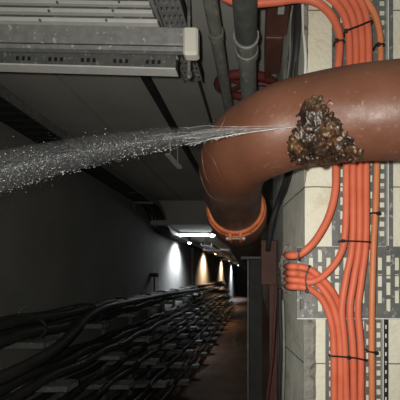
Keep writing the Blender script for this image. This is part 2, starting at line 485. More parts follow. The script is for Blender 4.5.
# rust crust following the surface
fr = frames(path)
poly = [(314, 97), (326, 101), (330, 112), (339, 122), (346, 133), (361, 150), (360, 158), (345, 162), (336, 165), (318, 169), (303, 167), (291, 158), (289, 143), (292, 131), (298, 121), (303, 108)]
def sdist(px, py):
    ins = False; d = 1e9; n = len(poly)
    for i in range(n):
        (x1, y1), (x2, y2) = poly[i], poly[(i + 1) % n]
        if (y1 > py) != (y2 > py) and px < (x2 - x1) * (py - y1) / (y2 - y1) + x1: ins = not ins
        t = max(0, min(1, ((px - x1) * (x2 - x1) + (py - y1) * (y2 - y1)) / ((x2 - x1) ** 2 + (y2 - y1) ** 2)))
        d = min(d, math.hypot(px - x1 - t * (x2 - x1), py - y1 - t * (y2 - y1)))
    return d if ins else -d
def on_pipe(s, th):
    i = min(int(s), len(path) - 2); t = s - i
    c = path[i].lerp(path[i + 1], t); u = fr[i][0].lerp(fr[i + 1][0], t); v = fr[i][1].lerp(fr[i + 1][1], t)
    d = (u * math.cos(th) + v * math.sin(th)).normalized()
    return c, d
def proj(p): return (257 + F * p.x / p.y, 275 - F * (p.z - EYE) / p.y)
# choose the angular sense that faces the camera
front = max((PI / 2, -PI / 2), key=lambda a: -(on_pipe(35, a)[1].y))
sg = 1 if front > 0 else -1
NS, NT = 130, 130
grid = {}; vs = []; fs = []
for i in range(NS):
    s = 26 + 26 * i / (NS - 1)
    for j in range(NT):
        th = sg * (0.15 + 3.0 * j / (NT - 1))
        c, d = on_pipe(s, th); p = c + d * RP
        px, py = proj(p)
        e = sdist(px, py) + 6.5 * noise.noise(p * 45) + 4.5 * noise.noise(p * 130) + 1.5
        k = max(0.0, min(1.0, (e + 1) / 7.0))
        h = k * (0.0055 + 0.0085 * (noise.noise(p * 48) + 0.3) + 0.006 * noise.noise(p * 110) + 0.0015 * noise.noise(p * 260))
        # hollow towards the leak
        dl = (p - LEAK).length
        if e > -1:
            grid[i, j] = len(vs); vs.append(c + d * (RP - 0.001 + max(-0.0005, h)))
for i in range(NS - 1):
    for j in range(NT - 1):
        q = [(i, j), (i + 1, j), (i + 1, j + 1), (i, j + 1)]
        if all(a in grid for a in q): fs.append(tuple(grid[a] for a in q))
crust = MB().add(vs, fs).build('rust_crust', M['rust'], pipe, smooth=True)
tag(crust, 'knobbly dark brown rust crust around the leak')
lumps = MB(); n_ = 0
while n_ < 70:
    s = random.uniform(28, 50); th = sg * random.uniform(0.3, 3.0)
    c, d = on_pipe(s, th); p = c + d * RP; px, py = proj(p)
    e = sdist(px, py)
    if e < 1 or d.y > 0.3: continue
    lumps.blob(c + d * (RP + random.uniform(0.003, 0.011)), random.uniform(0.0018, 0.0055), 1.2, 1, 1, 0.7); n_ += 1
tag(lumps.build('rust_flakes', M['rust'], crust, smooth=True), kind='stuff')
# splash scratches: raised wet runs round the bend
for k, (s, a0, a1) in enumerate(((62, 0.9, 2.5), (66, 0.7, 2.2), (71, 1.1, 2.6), (57, 0.9, 2.0))):
    pts = []
    for t in range(22):
        th = sg * (a0 + (a1 - a0) * t / 21)
        c, d = on_pipe(s + 1.2 * math.sin(t * 0.35 + k), th); pts.append(c + d * (RP + 0.0002))
    MB().tube(pts, [0.0011 * math.sin(PI * (t + 0.5) / 22) + 0.0002 for t in range(22)], 6).build('dried_run', M['redbox'], pipe, smooth=True)

# coupling on the pipe
ci = min(range(len(path)), key=lambda i: abs(path[i].y - 1.28)); cc = path[ci]; ax = (path[ci + 1] - path[ci - 1]).normalized()
coup = MB().lathe(cc, ax, [(0.015, RP + 0.001), (0.015, RP + 0.019), (0.03, RP + 0.024), (0.15, RP + 0.024), (0.165, RP + 0.018), (0.165, RP + 0.001)], 56).build('coupling', M['bodybrown'], pipe, smooth='angle')
cr = MB().lathe(cc, ax, [(-0.02, RP + 0.0005), (-0.02, RP + 0.010), (-0.014, RP + 0.014), (0.002, RP + 0.0135), (0.006, RP + 0.019), (0.022, RP + 0.019), (0.022, RP + 0.0005)], 56).build('clamp_ring', M['clamp'], coup, smooth='angle')
tag(cr, 'orange clamp ring')
dn = Vector((0, 0, -1)); dn = (dn - ax * dn.dot(ax)).normalized(); sd = ax.cross(dn).normalized()
bm_ = MB(); R3 = Matrix((sd, ax, dn)).transposed()
for sx in (-1, 1):
    c0 = cc + dn * (RP + 0.018) + sd * (0.020 * sx)
    T = Matrix.Translation(c0) @ R3.to_4x4()
    bm_ = MB(); bm_.box((-0.006, -0.02, -0.014), (0.006, 0.022, 0.018), T, bev=0.002)
    tag(bm_.build('clamp_lug', M['clamp'], coup), 'orange bolt lug')
b_ = MB(); c0 = cc + dn * (RP + 0.026) - ax * 0.004
b_.cyl(c0 - sd * 0.038, c0 + sd * 0.038, 0.0045, 12)
for sx in (-1, 1): b_.cyl(c0 + sd * (0.027 * sx), c0 + sd * (0.036 * sx), 0.0085, 6)
tag(b_.build('bolt', M['zinc'], coup), 'shiny steel bolt')

# ------------------------------------------------------------------ water jet
def water_mats():
    m, nt, p = new_mat('clear_water'); p.inputs['Base Color'].default_value = (0.9, 0.93, 0.95, 1)
    p.inputs['Roughness'].default_value = 0.04; p.inputs['Transmission Weight'].default_value = 0.96
    p.inputs['IOR'].default_value = 1.33
    m2, nt2, p2 = new_mat('aerated_water'); p2.inputs['Base Color'].default_value = (0.62, 0.63, 0.62, 1)
    p2.inputs['Roughness'].default_value = 0.15; p2.inputs['Transmission Weight'].default_value = 0.35
    p2.inputs['IOR'].default_value = 1.33
    m3 = bpy.data.materials.new('fine_water_mist'); m3.use_nodes = True; n3 = m3.node_tree
    for n in list(n3.nodes): n3.nodes.remove(n)
    out = n3.nodes.new('ShaderNodeOutputMaterial'); vs_ = n3.nodes.new('ShaderNodeVolumeScatter')
    vs_.inputs['Color'].default_value = (0.95, 0.97, 1, 1); vs_.inputs['Density'].default_value = 1.7
    n3.links.new(vs_.outputs[0], out.inputs['Volume'])
    return m, m2, m3
MW, MA, MM = water_mats()
J0 = at(297, 127, 0.668)
def jc(x):  # centreline by photo column, real depth
    t = (297 - x) / 297
    y = 126.5 + 14.0 * t + 31 * t * t
    return at(x, y, 0.668 + 0.05 * t)
def jr(x):
    t = (297 - x) / 297
    return (0.7 + 7.8 * min(1, t / 0.33) ** 1.5 if t < 0.33 else 8.5 + 13 * (t - 0.33) / 0.67) * 0.7 / F
jet = empty('water_jet', J0, 'white jet of water spraying left out of the rusted pipe', 'water')
xs = [297 - 2.5 * i for i in range(225)]
core = MB()
core.tube([jc(x) for x in xs[:50]], [max(0.0008, jr(x) * (0.45 if x > 200 else 0.45 * max(0.05, (x - 172) / 28))) for x in xs[:50]], 14)
for v_i, v in enumerate(core.v):
    q = Vector(v); am = min(1, max(0, (J0.x - q.x) / 0.12)); q += Vector((0, 0.0016, 0.0022)) * am * noise.noise(Vector((q.x * 45, q.y * 260, q.z * 260))); core.v[v_i] = tuple(q)
core.build('stream', MW, jet, smooth=True)
# ropes of aerated water along the rim of the jet
for k in range(5):
    ph = k * 2 * PI / 5 - 1.6; pts = []; rr = []
    for i, x in enumerate(xs[:46 + (k % 3) * 8]):
        a = ph + 0.5 * noise.noise(Vector((x * 0.02, k, 0)))
        c = jc(x); r = jr(x) * (0.86 + 0.2 * noise.noise(Vector((x * 0.06, k * 3, 5))))
        pts.append(c + Vector((0, math.cos(a), math.sin(a))) * r)
        rr.append(max(0.00015, (0.0009 if k == 0 else 0.0003) * (0.6 + 0.7 * noise.noise(Vector((x * 0.13, k * 7, 9)))) * min(1, i / 8 + .3)))
    MB().tube(pts, rr, 6).build('water_strand', MA, jet, smooth=True)
mist = MB().tube([jc(x) for x in xs[26:]], [jr(x) * 0.9 * min(1, 0.3 + i / 14, max(0.05, (199 - i) / 70)) for i, x in enumerate(xs[26:])], 20)
mist.build('mist', MM, jet, smooth=True)
def octa(mb, c, r, d, el):
    u = d.orthogonal().normalized(); v = d.cross(u)
    vs = [c + d * r * el, c - d * r * el] + [c + (u * math.cos(a) + v * math.sin(a)) * r for a in (0, PI / 3, 2 * PI / 3, PI, 4 * PI / 3, 5 * PI / 3)]
    fs = []
    for k in range(6):
        a, b = 2 + k, 2 + (k + 1) % 6; fs += [(0, a, b), (1, b, a)]
    mb.add(vs, fs)
drops = MB(); bright = MB()
for i in range(20000):
    x = 235 - 470 * random.random() ** 0.95
    c = jc(x); r = jr(x)
    a = random.random() * 2 * PI; q = abs(random.gauss(0, 0.55))
    if q > 1.4: continue
    p = c + Vector((random.uniform(-.003, .003), math.cos(a) * r * q, math.sin(a) * r * q))
    d = (jc(x - 2) - c + Vector((0, random.uniform(-.001, .001), random.uniform(-.0015, .0015)))).normalized()
    t = (235 - x) / 235
    big = random.random() ** 5
    octa(drops if random.random() < 0.55 else bright, p, (0.00025 + 0.0009 * big) * (0.7 + 0.5 * t), d, random.uniform(0.8, 1.25))
# heavier drops along the lower rim
for i in range(320):
    x = random.uniform(-60, 240); c = jc(x); r = jr(x); a = random.gauss(-PI / 2, 0.5)
    p = c + Vector((0, math.cos(a), math.sin(a))) * r * random.uniform(0.8, 1.05)
    octa(bright, p, random.uniform(0.0004, 0.0011), (jc(x - 2) - c).normalized(), random.uniform(1.2, 3))
tag(drops.build('droplets', MW, jet, smooth=True), kind='stuff')
tag(bright.build('foam_droplets', MA, jet, smooth=True), kind='stuff')

# ------------------------------------------------------------------ perforated cable trays on the block wall
DT = 1.036; TH = 0.002
def px2x(px, D=DT): return (px - 257) * D / F
def py2z(py, D=DT): return EYE + (275 - py) * D / F
def tray_plate(mb, x0, x1, y0, y1, cols, D=DT):
    """cols: (x centre, width, slot height, pitch, offset) in photo pixels"""
    us = {x0, x1}; vz = {y0, y1}; holes = []
    for (xc, wd, h, pit, off) in cols:
        us |= {xc - wd / 2, xc + wd / 2}
        y = y0 + off
        while y + h < y1 - 2:
            holes.append((xc - wd / 2, xc + wd / 2, y, y + h)); vz |= {y, y + h}; y += pit
    U = sorted(us); V = sorted(vz)
    o = Vector((0, D, 0))
    fill = lambda a, b: not any(h[0] < a < h[1] and h[2] < b < h[3] for h in holes)
    # work in pixels then map to metres
    sub = MB(); sub.perf((0, 0, 0), (1, 0, 0), (0, 0, 1), (0, 1, 0), U, V, fill, TH)
    base = len(mb.v)
    mb.v += [(px2x(v[0], D), D + v[1], py2z(v[2], D)) for v in sub.v]
    mb.f += [tuple(base + i for i in f) for f in sub.f]
tr = empty('cable_tray', (px2x(362), DT, py2z(235)), 'upright perforated grey cable tray running up the cream wall', 'cable tray')
mb = MB(); tray_plate(mb, 332, 387, -60, 246, [(341.5, 2.6, 8, 14, 5), (351, 3, 8, 16, 0), (360, 3, 8, 16, 8), (370.8, 3.2, 7, 16.5, 4), (382, 5, 5.2, 9.6, 3)])
mb.build('tray_base', M['galv_dull'], tr)
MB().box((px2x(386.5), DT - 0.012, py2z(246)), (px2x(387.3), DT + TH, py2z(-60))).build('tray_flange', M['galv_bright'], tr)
MB().box((px2x(388), DT - 0.004, py2z(250)), (px2x(392.5), 1.05, py2z(-60))).build('tray_rail', M['galv_dull'], tr)
tr2 = empty('cable_tray', (px2x(350), DT, py2z(318)), 'short perforated tray branch lying crosswise where the orange cables turn', 'cable tray')
mb = MB(); cols = []
for k, x in enumerate([302, 311, 320, 328.5, 337, 345.5, 354, 362.5, 371, 380, 388.5, 397, 405.5, 414]): cols.append((x, 4.2, 12.5, 16.5, 3 + (8.2 if k % 2 else 0)))
tray_plate(mb, 297, 424, 246.5, 318, cols, DT + 0.004)
mb.build('tray_base', M['galv_dull'], tr2)
MB().box((px2x(297), DT - 0.006, py2z(319)), (px2x(424), DT + 0.006, py2z(318))).build('tray_flange', M['galv_bright'], tr2)
for x, y in ((388, 253), (386, 313), (296.8 + 6, 311), (324, 232 + 18)):
    bb = MB(); bb.cyl(Vector((px2x(x), DT + 0.004, py2z(y))), Vector((px2x(x), DT - 0.002, py2z(y))), 0.0085, 18)
    bb.cyl(Vector((px2x(x), DT, py2z(y))), Vector((px2x(x), DT - 0.006, py2z(y))), 0.0045, 6)
    bb.build('bolt', M['zinc'], tr2)
tr3 = empty('cable_tray', (px2x(355), DT, py2z(420)), 'lower perforated grey cable tray under the crosswise branch', 'cable tray')
mb = MB(); tray_plate(mb, 325.5, 382, 318.8, 440, [(329.8, 1.8, 6, 10, 2), (344.2, 2.2, 7, 13, 4), (363, 2.5, 8, 14, 2), (367.5, 3, 6.2, 14, 6), (378.6, 4.2, 5.5, 9.5, 4)], DT)
mb.build('tray_base', M['galv_dull'], tr3)
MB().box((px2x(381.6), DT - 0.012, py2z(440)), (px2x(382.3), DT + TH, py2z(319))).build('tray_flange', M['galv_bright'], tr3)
mb = MB(); tray_plate(mb, 383.5, 388.5, 319, 440, [(386, 1.8, 4, 9, 6)], DT + 0.006)
mb.build('tray_rail', M['dark_steel'], tr3)

# ------------------------------------------------------------------ orange cables
def cable(pts, r, m, label, D=0.992, per=8):
    P = [at(p[0], p[1], p[2] if len(p) > 2 else D) for p in pts]
    o = MB().tube(smooth_path(P, per), r, 14).build('orange_cable', m, smooth=True)
    return tag(o, label, 'cable')
RC = 0.0108
cable([(196, -30), (212, -12), (228, -1), (248, 3.2), (275, 1.6), (298, -1.5), (316, 2), (331, 15), (338.6, 32), (339.6, 46), (337.6, 75), (336.4, 120), (336.2, 165), (335, 192), (328.5, 217), (317, 238), (306, 250), (297, 255, 1.0), (288, 255.5, 1.03), (286.5, 255, 1.18), (285.5, 255, 1.31)], 0.0118, M['orange'],
      'leftmost orange cable, sweeping in from top left and looping down into the wall hole', 0.985)
cable([(250, -30), (300, -16), (326, -5), (341, 10), (347.5, 28), (349.5, 55), (348, 100), (346.4, 165), (346, 215), (344, 242), (340, 255), (333, 266), (322, 277), (311, 282), (300, 280.5, 0.995), (289, 279.5, 1.02), (286.5, 279, 1.18), (285.5, 279, 1.31)], RC, M['orange'],
      'orange cable leaving the main bundle below its tie and curving left into the hole', 0.985)
cable([(262, -34), (318, -16), (338, -5), (349, 10), (354.6, 28), (356, 60), (354.5, 110), (353, 165), (352.6, 240), (346, 278), (341.8, 310), (344.5, 345), (346.8, 410)], RC, M['orange'],
      'orange cable in the bundle, second from the left at the upper tie', 0.99)
cable([(280, -38), (332, -17), (347, -6), (357, 10), (361.2, 30), (362.4, 60), (361, 110), (359.6, 165), (359.4, 240), (354, 278), (349.8, 310), (353, 350), (353.8, 410)], RC, M['orange'],
      'orange cable in the bundle, third from the left at the upper tie', 0.99)
cable([(296, -42), (342, -20), (355, -7), (364.5, 10), (368, 30), (368.8, 60), (367.6, 110), (366.2, 165), (365.8, 240), (361.5, 278), (358, 310), (360.8, 350), (360.8, 410)], RC, M['orange'],
      'rightmost orange cable gathered inside the main bundle', 0.99)
cable([(310, -42), (348, -18), (362, -4), (373.5, 12), (379.4, 32), (380.6, 55), (379, 110), (376.8, 165), (375.8, 205), (373.6, 245), (372.2, 290), (371.6, 340), (372, 410)], 0.0098, M['orange2'],
      'paler orange cable running alone down the right side of the bundle', 0.992)
cable([(286.5, 266, 1.18), (285.5, 266, 1.31), (289, 266.5, 1.02), (300, 267, 0.998), (311, 270), (323, 280), (332, 291), (339, 306, 1.01), (341, 325, 1.015), (341, 410, 1.015)], RC, M['orange'],
      'topmost of the lower orange cables, fanning from the hole down behind the bundle', 0.998)
cable([(286.5, 272.5, 1.18), (285.5, 272.5, 1.31), (289, 273, 1.005), (300, 274, 0.985), (310, 277, 0.996), (320, 286, 1.0), (329, 298), (335, 312), (339, 332), (340.6, 360), (340.6, 410)], RC, M['orange'],
      'middle orange cable curving out of the hole and down to the lower tie', 0.99)
cable([(286.5, 286, 1.18), (285.5, 286, 1.31), (289, 286.5, 1.02), (301, 287), (311, 290), (320, 297), (327, 309), (331.5, 325), (333.6, 345), (334, 410)], RC, M['orange'],
      'lowest orange cable from the hole, leftmost in the lower bundle', 0.99)

# crumbling sealant where the cables enter
mb = MB(); rings, seg = 90, 70; vs = []; fs = []
hc = at(288, 270.5, fd(288) + 0.004)
for i in range(rings + 1):
    t = PI * i / rings
    for k in range(seg):
        a = 2 * PI * k / seg
        d = Vector((math.sin(t) * math.cos(a), math.sin(t) * math.sin(a), math.cos(t)))
        q = 1 + 0.35 * noise.noise(d * 3) + 0.30 * noise.noise(d * 9) + 0.22 * noise.noise(d * 22)
        vs.append(hc + Vector((d.x * 0.026, d.y * 0.05, d.z * 0.088)) * q)
for i in range(rings):
    for k in range(seg):
        k2 = (k + 1) % seg; fs.append((i * seg + k, (i + 1) * seg + k, (i + 1) * seg + k2, i * seg + k2))
mb.add(vs, fs)
tag(mb.build('hole_sealant', M['foam'], smooth=False), 'crumbling grey sealant packed round the orange cables at the wall edge', 'sealant')

# ------------------------------------------------------------------ cable ties
def tie(pts, label, wdt=0.0032, head=None, D=0.972, wrap=True):
    P = [at(x, y, D) for x, y in pts]
    a, b = P[0], P[-1]
    back = 0.024
    loop = [a + Vector((-0.001, back, 0)), a + Vector((-0.002, back * 0.5, 0))] + P + [b + Vector((0.002, back * 0.5, 0)), b + Vector((0.001, back, 0))]
    t = empty('cable_tie', a.lerp(b, 0.5), label, 'cable tie')
    MB().tube(smooth_path(loop, 6), wdt, 8).build('strap', M['tie'], t, smooth=True)
    h = at(*(head or pts[0]), D - 0.004)
    MB().box(h - Vector((0.0055, 0.004, 0.005)), h + Vector((0.0055, 0.004, 0.005)), bev=0.0012).build('buckle', M['tie'], t)
    return t
tie([(346, 31), (352, 28.5), (360, 25.5), (367, 22.5), (372, 21)], 'black cable tie slanting round the bundle above the brown pipe', 0.0028, (346, 31))
tie([(335.5, 40.5), (339.5, 40.5), (343.5, 40.5)], 'black cable tie on the leftmost orange cable near the top', 0.0028, (336.5, 40.5))
tie([(376.5, 44.5), (380, 44.5), (384, 43.8)], 'black cable tie on the pale orange cable above the brown pipe', 0.0028, (378.5, 44.5))
tie([(340.5, 241), (348, 241), (358, 241.3), (370, 242)], 'black cable tie straight across the bundle below the brown pipe', 0.0026, (343, 241))
tie([(372, 212.8), (376, 213), (380, 213.4)], 'black cable tie on the pale orange cable below the brown pipe', 0.0028, (378.5, 213.3))
tie([(330.5, 356), (338, 356.5), (350, 357.5), (358, 358.5), (366, 360.5)], 'long black cable tie round the lower bundle near the bottom', 0.0028, (349, 357.5))
tie([(369, 351.5), (372.5, 352.3), (376.5, 353)], 'black cable tie on the pale orange cable near the bottom', 0.0028, (376, 353))
t = tie([(310, 266), (307, 272), (305.5, 280), (307, 289)], 'black cable tie standing upright round four orange cables near the hole', 0.0024, (307, 291), 0.972)
tie([(299, 250.5), (298.6, 255), (299, 259.5)], 'small black tie round the single orange cable entering above the others', 0.0022, (299, 250), 0.972)

# ------------------------------------------------------------------ overhead trunking and struts, top left
TD = 1.10
tk = empty('metal_trunking', at(90, 50, TD), 'large grey metal trunking with a white plastic end cap crossing overhead', 'trunking')
a, b = at(-90, 50, TD), at(184, 27, TD)
slope = Matrix.Translation(at(184, 40, TD)) @ Matrix.Rotation(math.radians(1.1), 4, 'Y') @ Matrix.Translation(-at(184, 40, TD))
MB().box((a.x, TD, a.z + 0.018), (b.x, TD + 0.02, b.z), slope, bev=0.003).build('trunking_body', M['galv'], tk)
MB().box((a.x, TD + 0.006, a.z + 0.011), (b.x, TD + 0.018, a.z + 0.018), slope).build('shadow_gap', M['dark_steel'], tk)
MB().box((a.x, TD - 0.002, a.z - 0.004), (b.x - 0.002, TD + 0.022, a.z + 0.011), slope, bev=0.002).build('trunking_lid', M['galv'], tk)
e0, e1 = at(183, 55, TD), at(198, 27, TD)
tag(MB().box((e0.x, TD - 0.006, e0.z), (e1.x, TD + 0.035, e1.z), bev=0.007).build('end_cap', M['white'], tk), 'white plastic end cap')
# slotted strut behind/below
sx0, sx1 = at(-90, 60, 1.2).x, at(176, 60, 1.2).x
st = empty('slotted_strut', at(60, 70, 1.2), 'slotted steel strut channel hung just below the grey trunking', 'strut')
rot = Matrix.Translation(at(176, 62, 1.2)) @ Matrix.Rotation(math.radians(1.6), 4, 'Y') @ Matrix.Translation(-at(176, 62, 1.2))
us = [0]; L_ = sx1 - sx0; holes = []
g = 0.03
while g < L_ - 0.09:
    for k in range(3): holes.append((g + k * 0.022, g + k * 0.022 + 0.012))
    g += 0.122
us = sorted({0, L_} | {h for hh in holes for h in hh})
mb = MB(); zf = at(0, 70, 1.2).z
mb.perf((sx0, 1.2, zf), (1, 0, 0), (0, 0, 1), (0, 1, 0), us, [0, 0.020, 0.036, 0.060], lambda a, b: not (0.020 < b < 0.036 and any(h[0] < a < h[1] for h in holes)), 0.002)
mb.v = [tuple(rot @ Vector(v)) for v in mb.v]
mb.build('strut_face', M['galv_dull'], st)
MB().box((sx0, 1.2 + 0.03, zf + 0.002), (sx1, 1.235, zf + 0.06), rot).build('strut_back', M['dark_steel'], st)
for zz, hh in ((zf - 0.001, 0.006), (zf + 0.060, 0.005)):
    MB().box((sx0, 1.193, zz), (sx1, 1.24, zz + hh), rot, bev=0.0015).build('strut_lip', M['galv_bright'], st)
# struts above the trunking
for k, (y, D, xe, lab) in enumerate(((21.5, 1.16, 157, 'bright thin steel strut directly above the grey trunking'),
                                     (12, 1.20, 152, 'second thin steel strut above the grey trunking'),
                                     (3.5, 1.24, 149, 'topmost thin steel strut above the grey trunking'))):
    p0, p1 = at(-95, y, D), at(xe, y, D)
    s_ = empty('steel_strut', p0.lerp(p1, 0.5), lab, 'strut')
    rr_ = Matrix.Translation(p1) @ Matrix.Rotation(math.radians(1.0), 4, 'Y') @ Matrix.Translation(-p1)
    MB().box((p0.x, D, p0.z - 0.004), (p1.x, D + 0.035, p0.z + 0.010), rr_, bev=0.002).build('strut_lip', M['galv_bright'], s_)
    MB().box((p0.x, D + 0.012, p0.z + 0.010), (p1.x - 0.012, D + 0.033, p0.z + 0.026), rr_).build('strut_web', M['galv_dull'], s_)
    for q in range(3):
        xx = p0.x + 0.25 + q * 0.24 + 0.05 * k
        MB().cyl(Vector((xx, D - 0.003, p0.z + 0.004)), Vector((xx, D + 0.002, p0.z + 0.004)), 0.005, 6).build('bolt', M['zinc'], s_)
# perforated tray running away above the trunking
rt = empty('ceiling_tray', (-0.36, 1.25, EYE + 1.0), 'dull perforated tray running away along the ceiling beside the white end cap', 'cable tray')
mb = MB(); nY = [0.0]
while nY[-1] < 0.55: nY.append(nY[-1] + 0.018)
nX = [0, 0.012, 0.022, 0.034, 0.044, 0.056, 0.066, 0.078, 0.088, 0.10]
mb.perf((-0.385, 1.14, EYE + 1.03), (1, 0, 0), (0, 1, 0), (0, 0, 1), nX, nY, lambda a, b: not (any(abs(a - c_) < 0.005 for c_ in (0.017, 0.039, 0.061, 0.083)) and int(b / 0.018) % 2), 0.003)
mb.build('tray_base', M['galv'], rt)
MB().box((-0.387, 1.14, EYE + 1.02), (-0.383, 1.70, EYE + 1.07)).build('tray_flange', M['galv_dull'], rt)
MB().box((-0.287, 1.14, EYE + 1.02), (-0.281, 1.70, EYE + 1.07)).build('tray_flange', M['dark_steel'], rt)
# hanger rod
rx = at(187.5, 0, 1.19)
hr = empty('hanger_rod', (rx.x, 1.19, EYE + 0.74), 'thin grey hanger rod dropping from the ceiling behind the white end cap', 'rod')
MB().cyl((rx.x, 1.215, EYE + 0.745), (rx.x, 1.215, ZC), 0.0065, 12).build('rod', M['pipe_grey'], hr, smooth=True)
MB().cyl((rx.x, 1.215, EYE + 0.755), (rx.x, 1.215, EYE + 0.768), 0.012, 6).build('nut', M['zinc'], hr)

# ------------------------------------------------------------------ ceiling conduits and pipes
def line_obj(name, X, Z, y0, y1, r, m, label, cat, seg=16):
    return tag(MB().cyl((X, y0, EYE + Z), (X, y1, EYE + Z), r, seg).build(name, m, smooth='angle'), label, cat)
# strut on the ceiling
tag(MB().box((-0.655, 1.5, ZC - 0.041), (-0.615, 4.93, ZC)).build('ceiling_strut', M['dark_steel']), 'dark steel strut fixed along the ceiling, passing above the water jet', 'strut')
cd = empty('ceiling_conduit', (-0.33, 2.5, EYE + 1.1), 'thin dark conduit clipped along the ceiling left of the grey pipes', 'conduit')
MB().cyl((-0.335, 1.45, EYE + 1.125), (-0.335, 4.9, EYE + 1.125), 0.010, 10).build('conduit', M['dark_steel'], cd, smooth=True)
for yy in (1.75, 2.35, 2.95, 3.6): MB().box((-0.365, yy, EYE + 1.11), (-0.305, yy + 0.02, ZC)).build('clip', M['galv_dull'], cd)
# slanting grey pipe
g1 = empty('ceiling_pipe', (-0.14, 1.6, EYE + 0.9), 'slim weathered grey pipe along the ceiling left of the handwheel', 'pipe')
MB().cyl((-0.158, 0.9, EYE + 0.93), (-0.158, 4.9, EYE + 0.93), 0.026, 20).build('pipe_body', M['pipe_grey'], g1, smooth='angle')
MB().lathe((-0.158, 1.22, EYE + 0.93), (0, 1, 0), [(0, 0.026), (0, 0.030), (0.028, 0.031), (0.03, 0.026)], 24).build('joint_collar', M['pipe_grey'], g1, smooth='angle')
# main grey pipe with coupling
g2 = empty('ceiling_pipe', (-0.035, 1.4, EYE + 0.8), 'thick grey ceiling pipe with a clamp collar in front of the red handwheel', 'pipe')
zc2 = EYE + 0.80
MB().cyl((-0.036, 0.75, zc2), (-0.036, 1.13, zc2), 0.037, 28).build('pipe_body', M['pipe_dark'], g2, smooth='angle')
tag(MB().cyl((-0.036, 1.13, zc2), (-0.036, 4.9, zc2), 0.034, 28).build('pipe_section', M['pipe_grey'], g2, smooth='angle'), 'paler far length of the pipe')
MB().lathe((-0.036, 1.068, zc2), (0, 1, 0), [(0, 0.036), (0, 0.041), (0.012, 0.042), (0.016, 0.037), (0.06, 0.037), (0.063, 0.041), (0.09, 0.041), (0.09, 0.034)], 36).build('clamp_collar', M['pipe_grey'], g2, smooth='angle')
MB().ring((-0.036, 1.070, zc2), (0, 1, 0), 0.0415, 0.0022, 40, 8).build('collar_rim', M['galv'], g2, smooth=True)
# handwheel of a valve above
wv = empty('valve_handwheel', at(247, 87, 1.75), 'dark red valve handwheel seen behind the thick grey ceiling pipe', 'valve')
wc = at(247, 86.5, 1.75); wa = Vector((0.03, -0.2, 1)).normalized()
MB().ring(wc, wa, 0.160, 0.022, 44, 10).build('rim', M['wheel'], wv, smooth=True)
uu = wa.orthogonal().normalized(); vv = wa.cross(uu)
for k in range(5):
    a = 2 * PI * k / 5 + 0.35; d = uu * math.cos(a) + vv * math.sin(a); s2 = wa.cross(d)
    MB().tube(smooth_path([wc + d * 0.02 + wa * 0.012, wc + d * 0.08 + wa * 0.012, wc + d * 0.152], 4), 0.011, 10).build('spoke', M['wheel'], wv, smooth=True)
MB().lathe(wc - wa * 0.015, wa, [(0, 0.0), (0, 0.034), (0.04, 0.034), (0.045, 0.02), (0.11, 0.018), (0.11, 0)], 24).build('hub', M['wheel'], wv, smooth='angle')
# maroon box under the ceiling
rb = empty('maroon_box', (0.09, 1.3, EYE + 0.95), 'maroon steel box under the ceiling between the grey pipe and the wall', 'box')
MB().box((0.036, 0.95, EYE + 0.95), (0.118, 1.27, EYE + 1.08), bev=0.003).build('box_body', M['redbox'], rb)
MB().box((0.034, 1.275, EYE + 0.945), (0.104, 1.50, EYE + 1.08), bev=0.003).build('box_cover', M['redbox'], rb)
MB().box((0.036, 1.50, EYE + 0.97), (0.062, 1.58, EYE + 0.995)).build('bracket', M['redbox'], rb)
MB().box((0.075, 1.12, EYE + 0.9485), (0.098, 1.165, EYE + 0.950)).build('label_plate', M['paper'], rb)
# cables and conduit hanging by the corner of the block wall
def vcable(name, pts, r, m, label, cat):
    pts = [(x, y, min(D, fd(x) - r * 2.2)) for x, y, D in pts]
    return tag(MB().tube(smooth_path([at(*p) for p in pts], 8), r, 12).build(name, m, smooth=True), label, cat)
vcable('black_cable', [(297, -40, 1.18), (294, 0, 1.2), (293, 35, 1.22), (290, 70, 1.26), (287, 110, 1.30), (286, 150, 1.32), (288, 172, 1.33), (279, 200, 1.36), (271, 226, 1.42), (268, 250, 1.5)], 0.0125, M['black'], 'thick black cable hanging down beside the block wall behind the brown pipe', 'cable')
vcable('black_cable', [(301, -40, 1.22), (300, 20, 1.24), (297, 60, 1.27), (294, 110, 1.32), (293, 160, 1.34), (287, 188, 1.37), (277, 210, 1.42), (272, 235, 1.5), (266, 262, 1.6)], 0.008, M['black'], 'thinner black cable hanging closer to the block wall', 'cable')
vcable('black_cable', [(300.5, -40, 1.15), (299, 0, 1.17), (298, 30, 1.19), (295, 65, 1.23), (290, 105, 1.27)], 0.014, M['black'], 'thick black cable at the top edge of the block wall, left of the pale conduit', 'cable')
vcable('grey_conduit', [(302, -40, 1.12), (302.5, 0, 1.12), (303.5, 30, 1.13), (305.5, 60, 1.13), (304.5, 90, 1.14), (304, 130, 1.15)], 0.005, M['galv_bright'], 'thin pale conduit running down the wall corner at the top', 'conduit')
vcable('grey_conduit', [(294, -40, 1.14), (293, 0, 1.14), (290.5, 22, 1.15), (289.5, 60, 1.17), (283, 110, 1.2)], 0.004, M['pipe_grey'], 'thin grey conduit between the maroon box and the black cables', 'conduit')

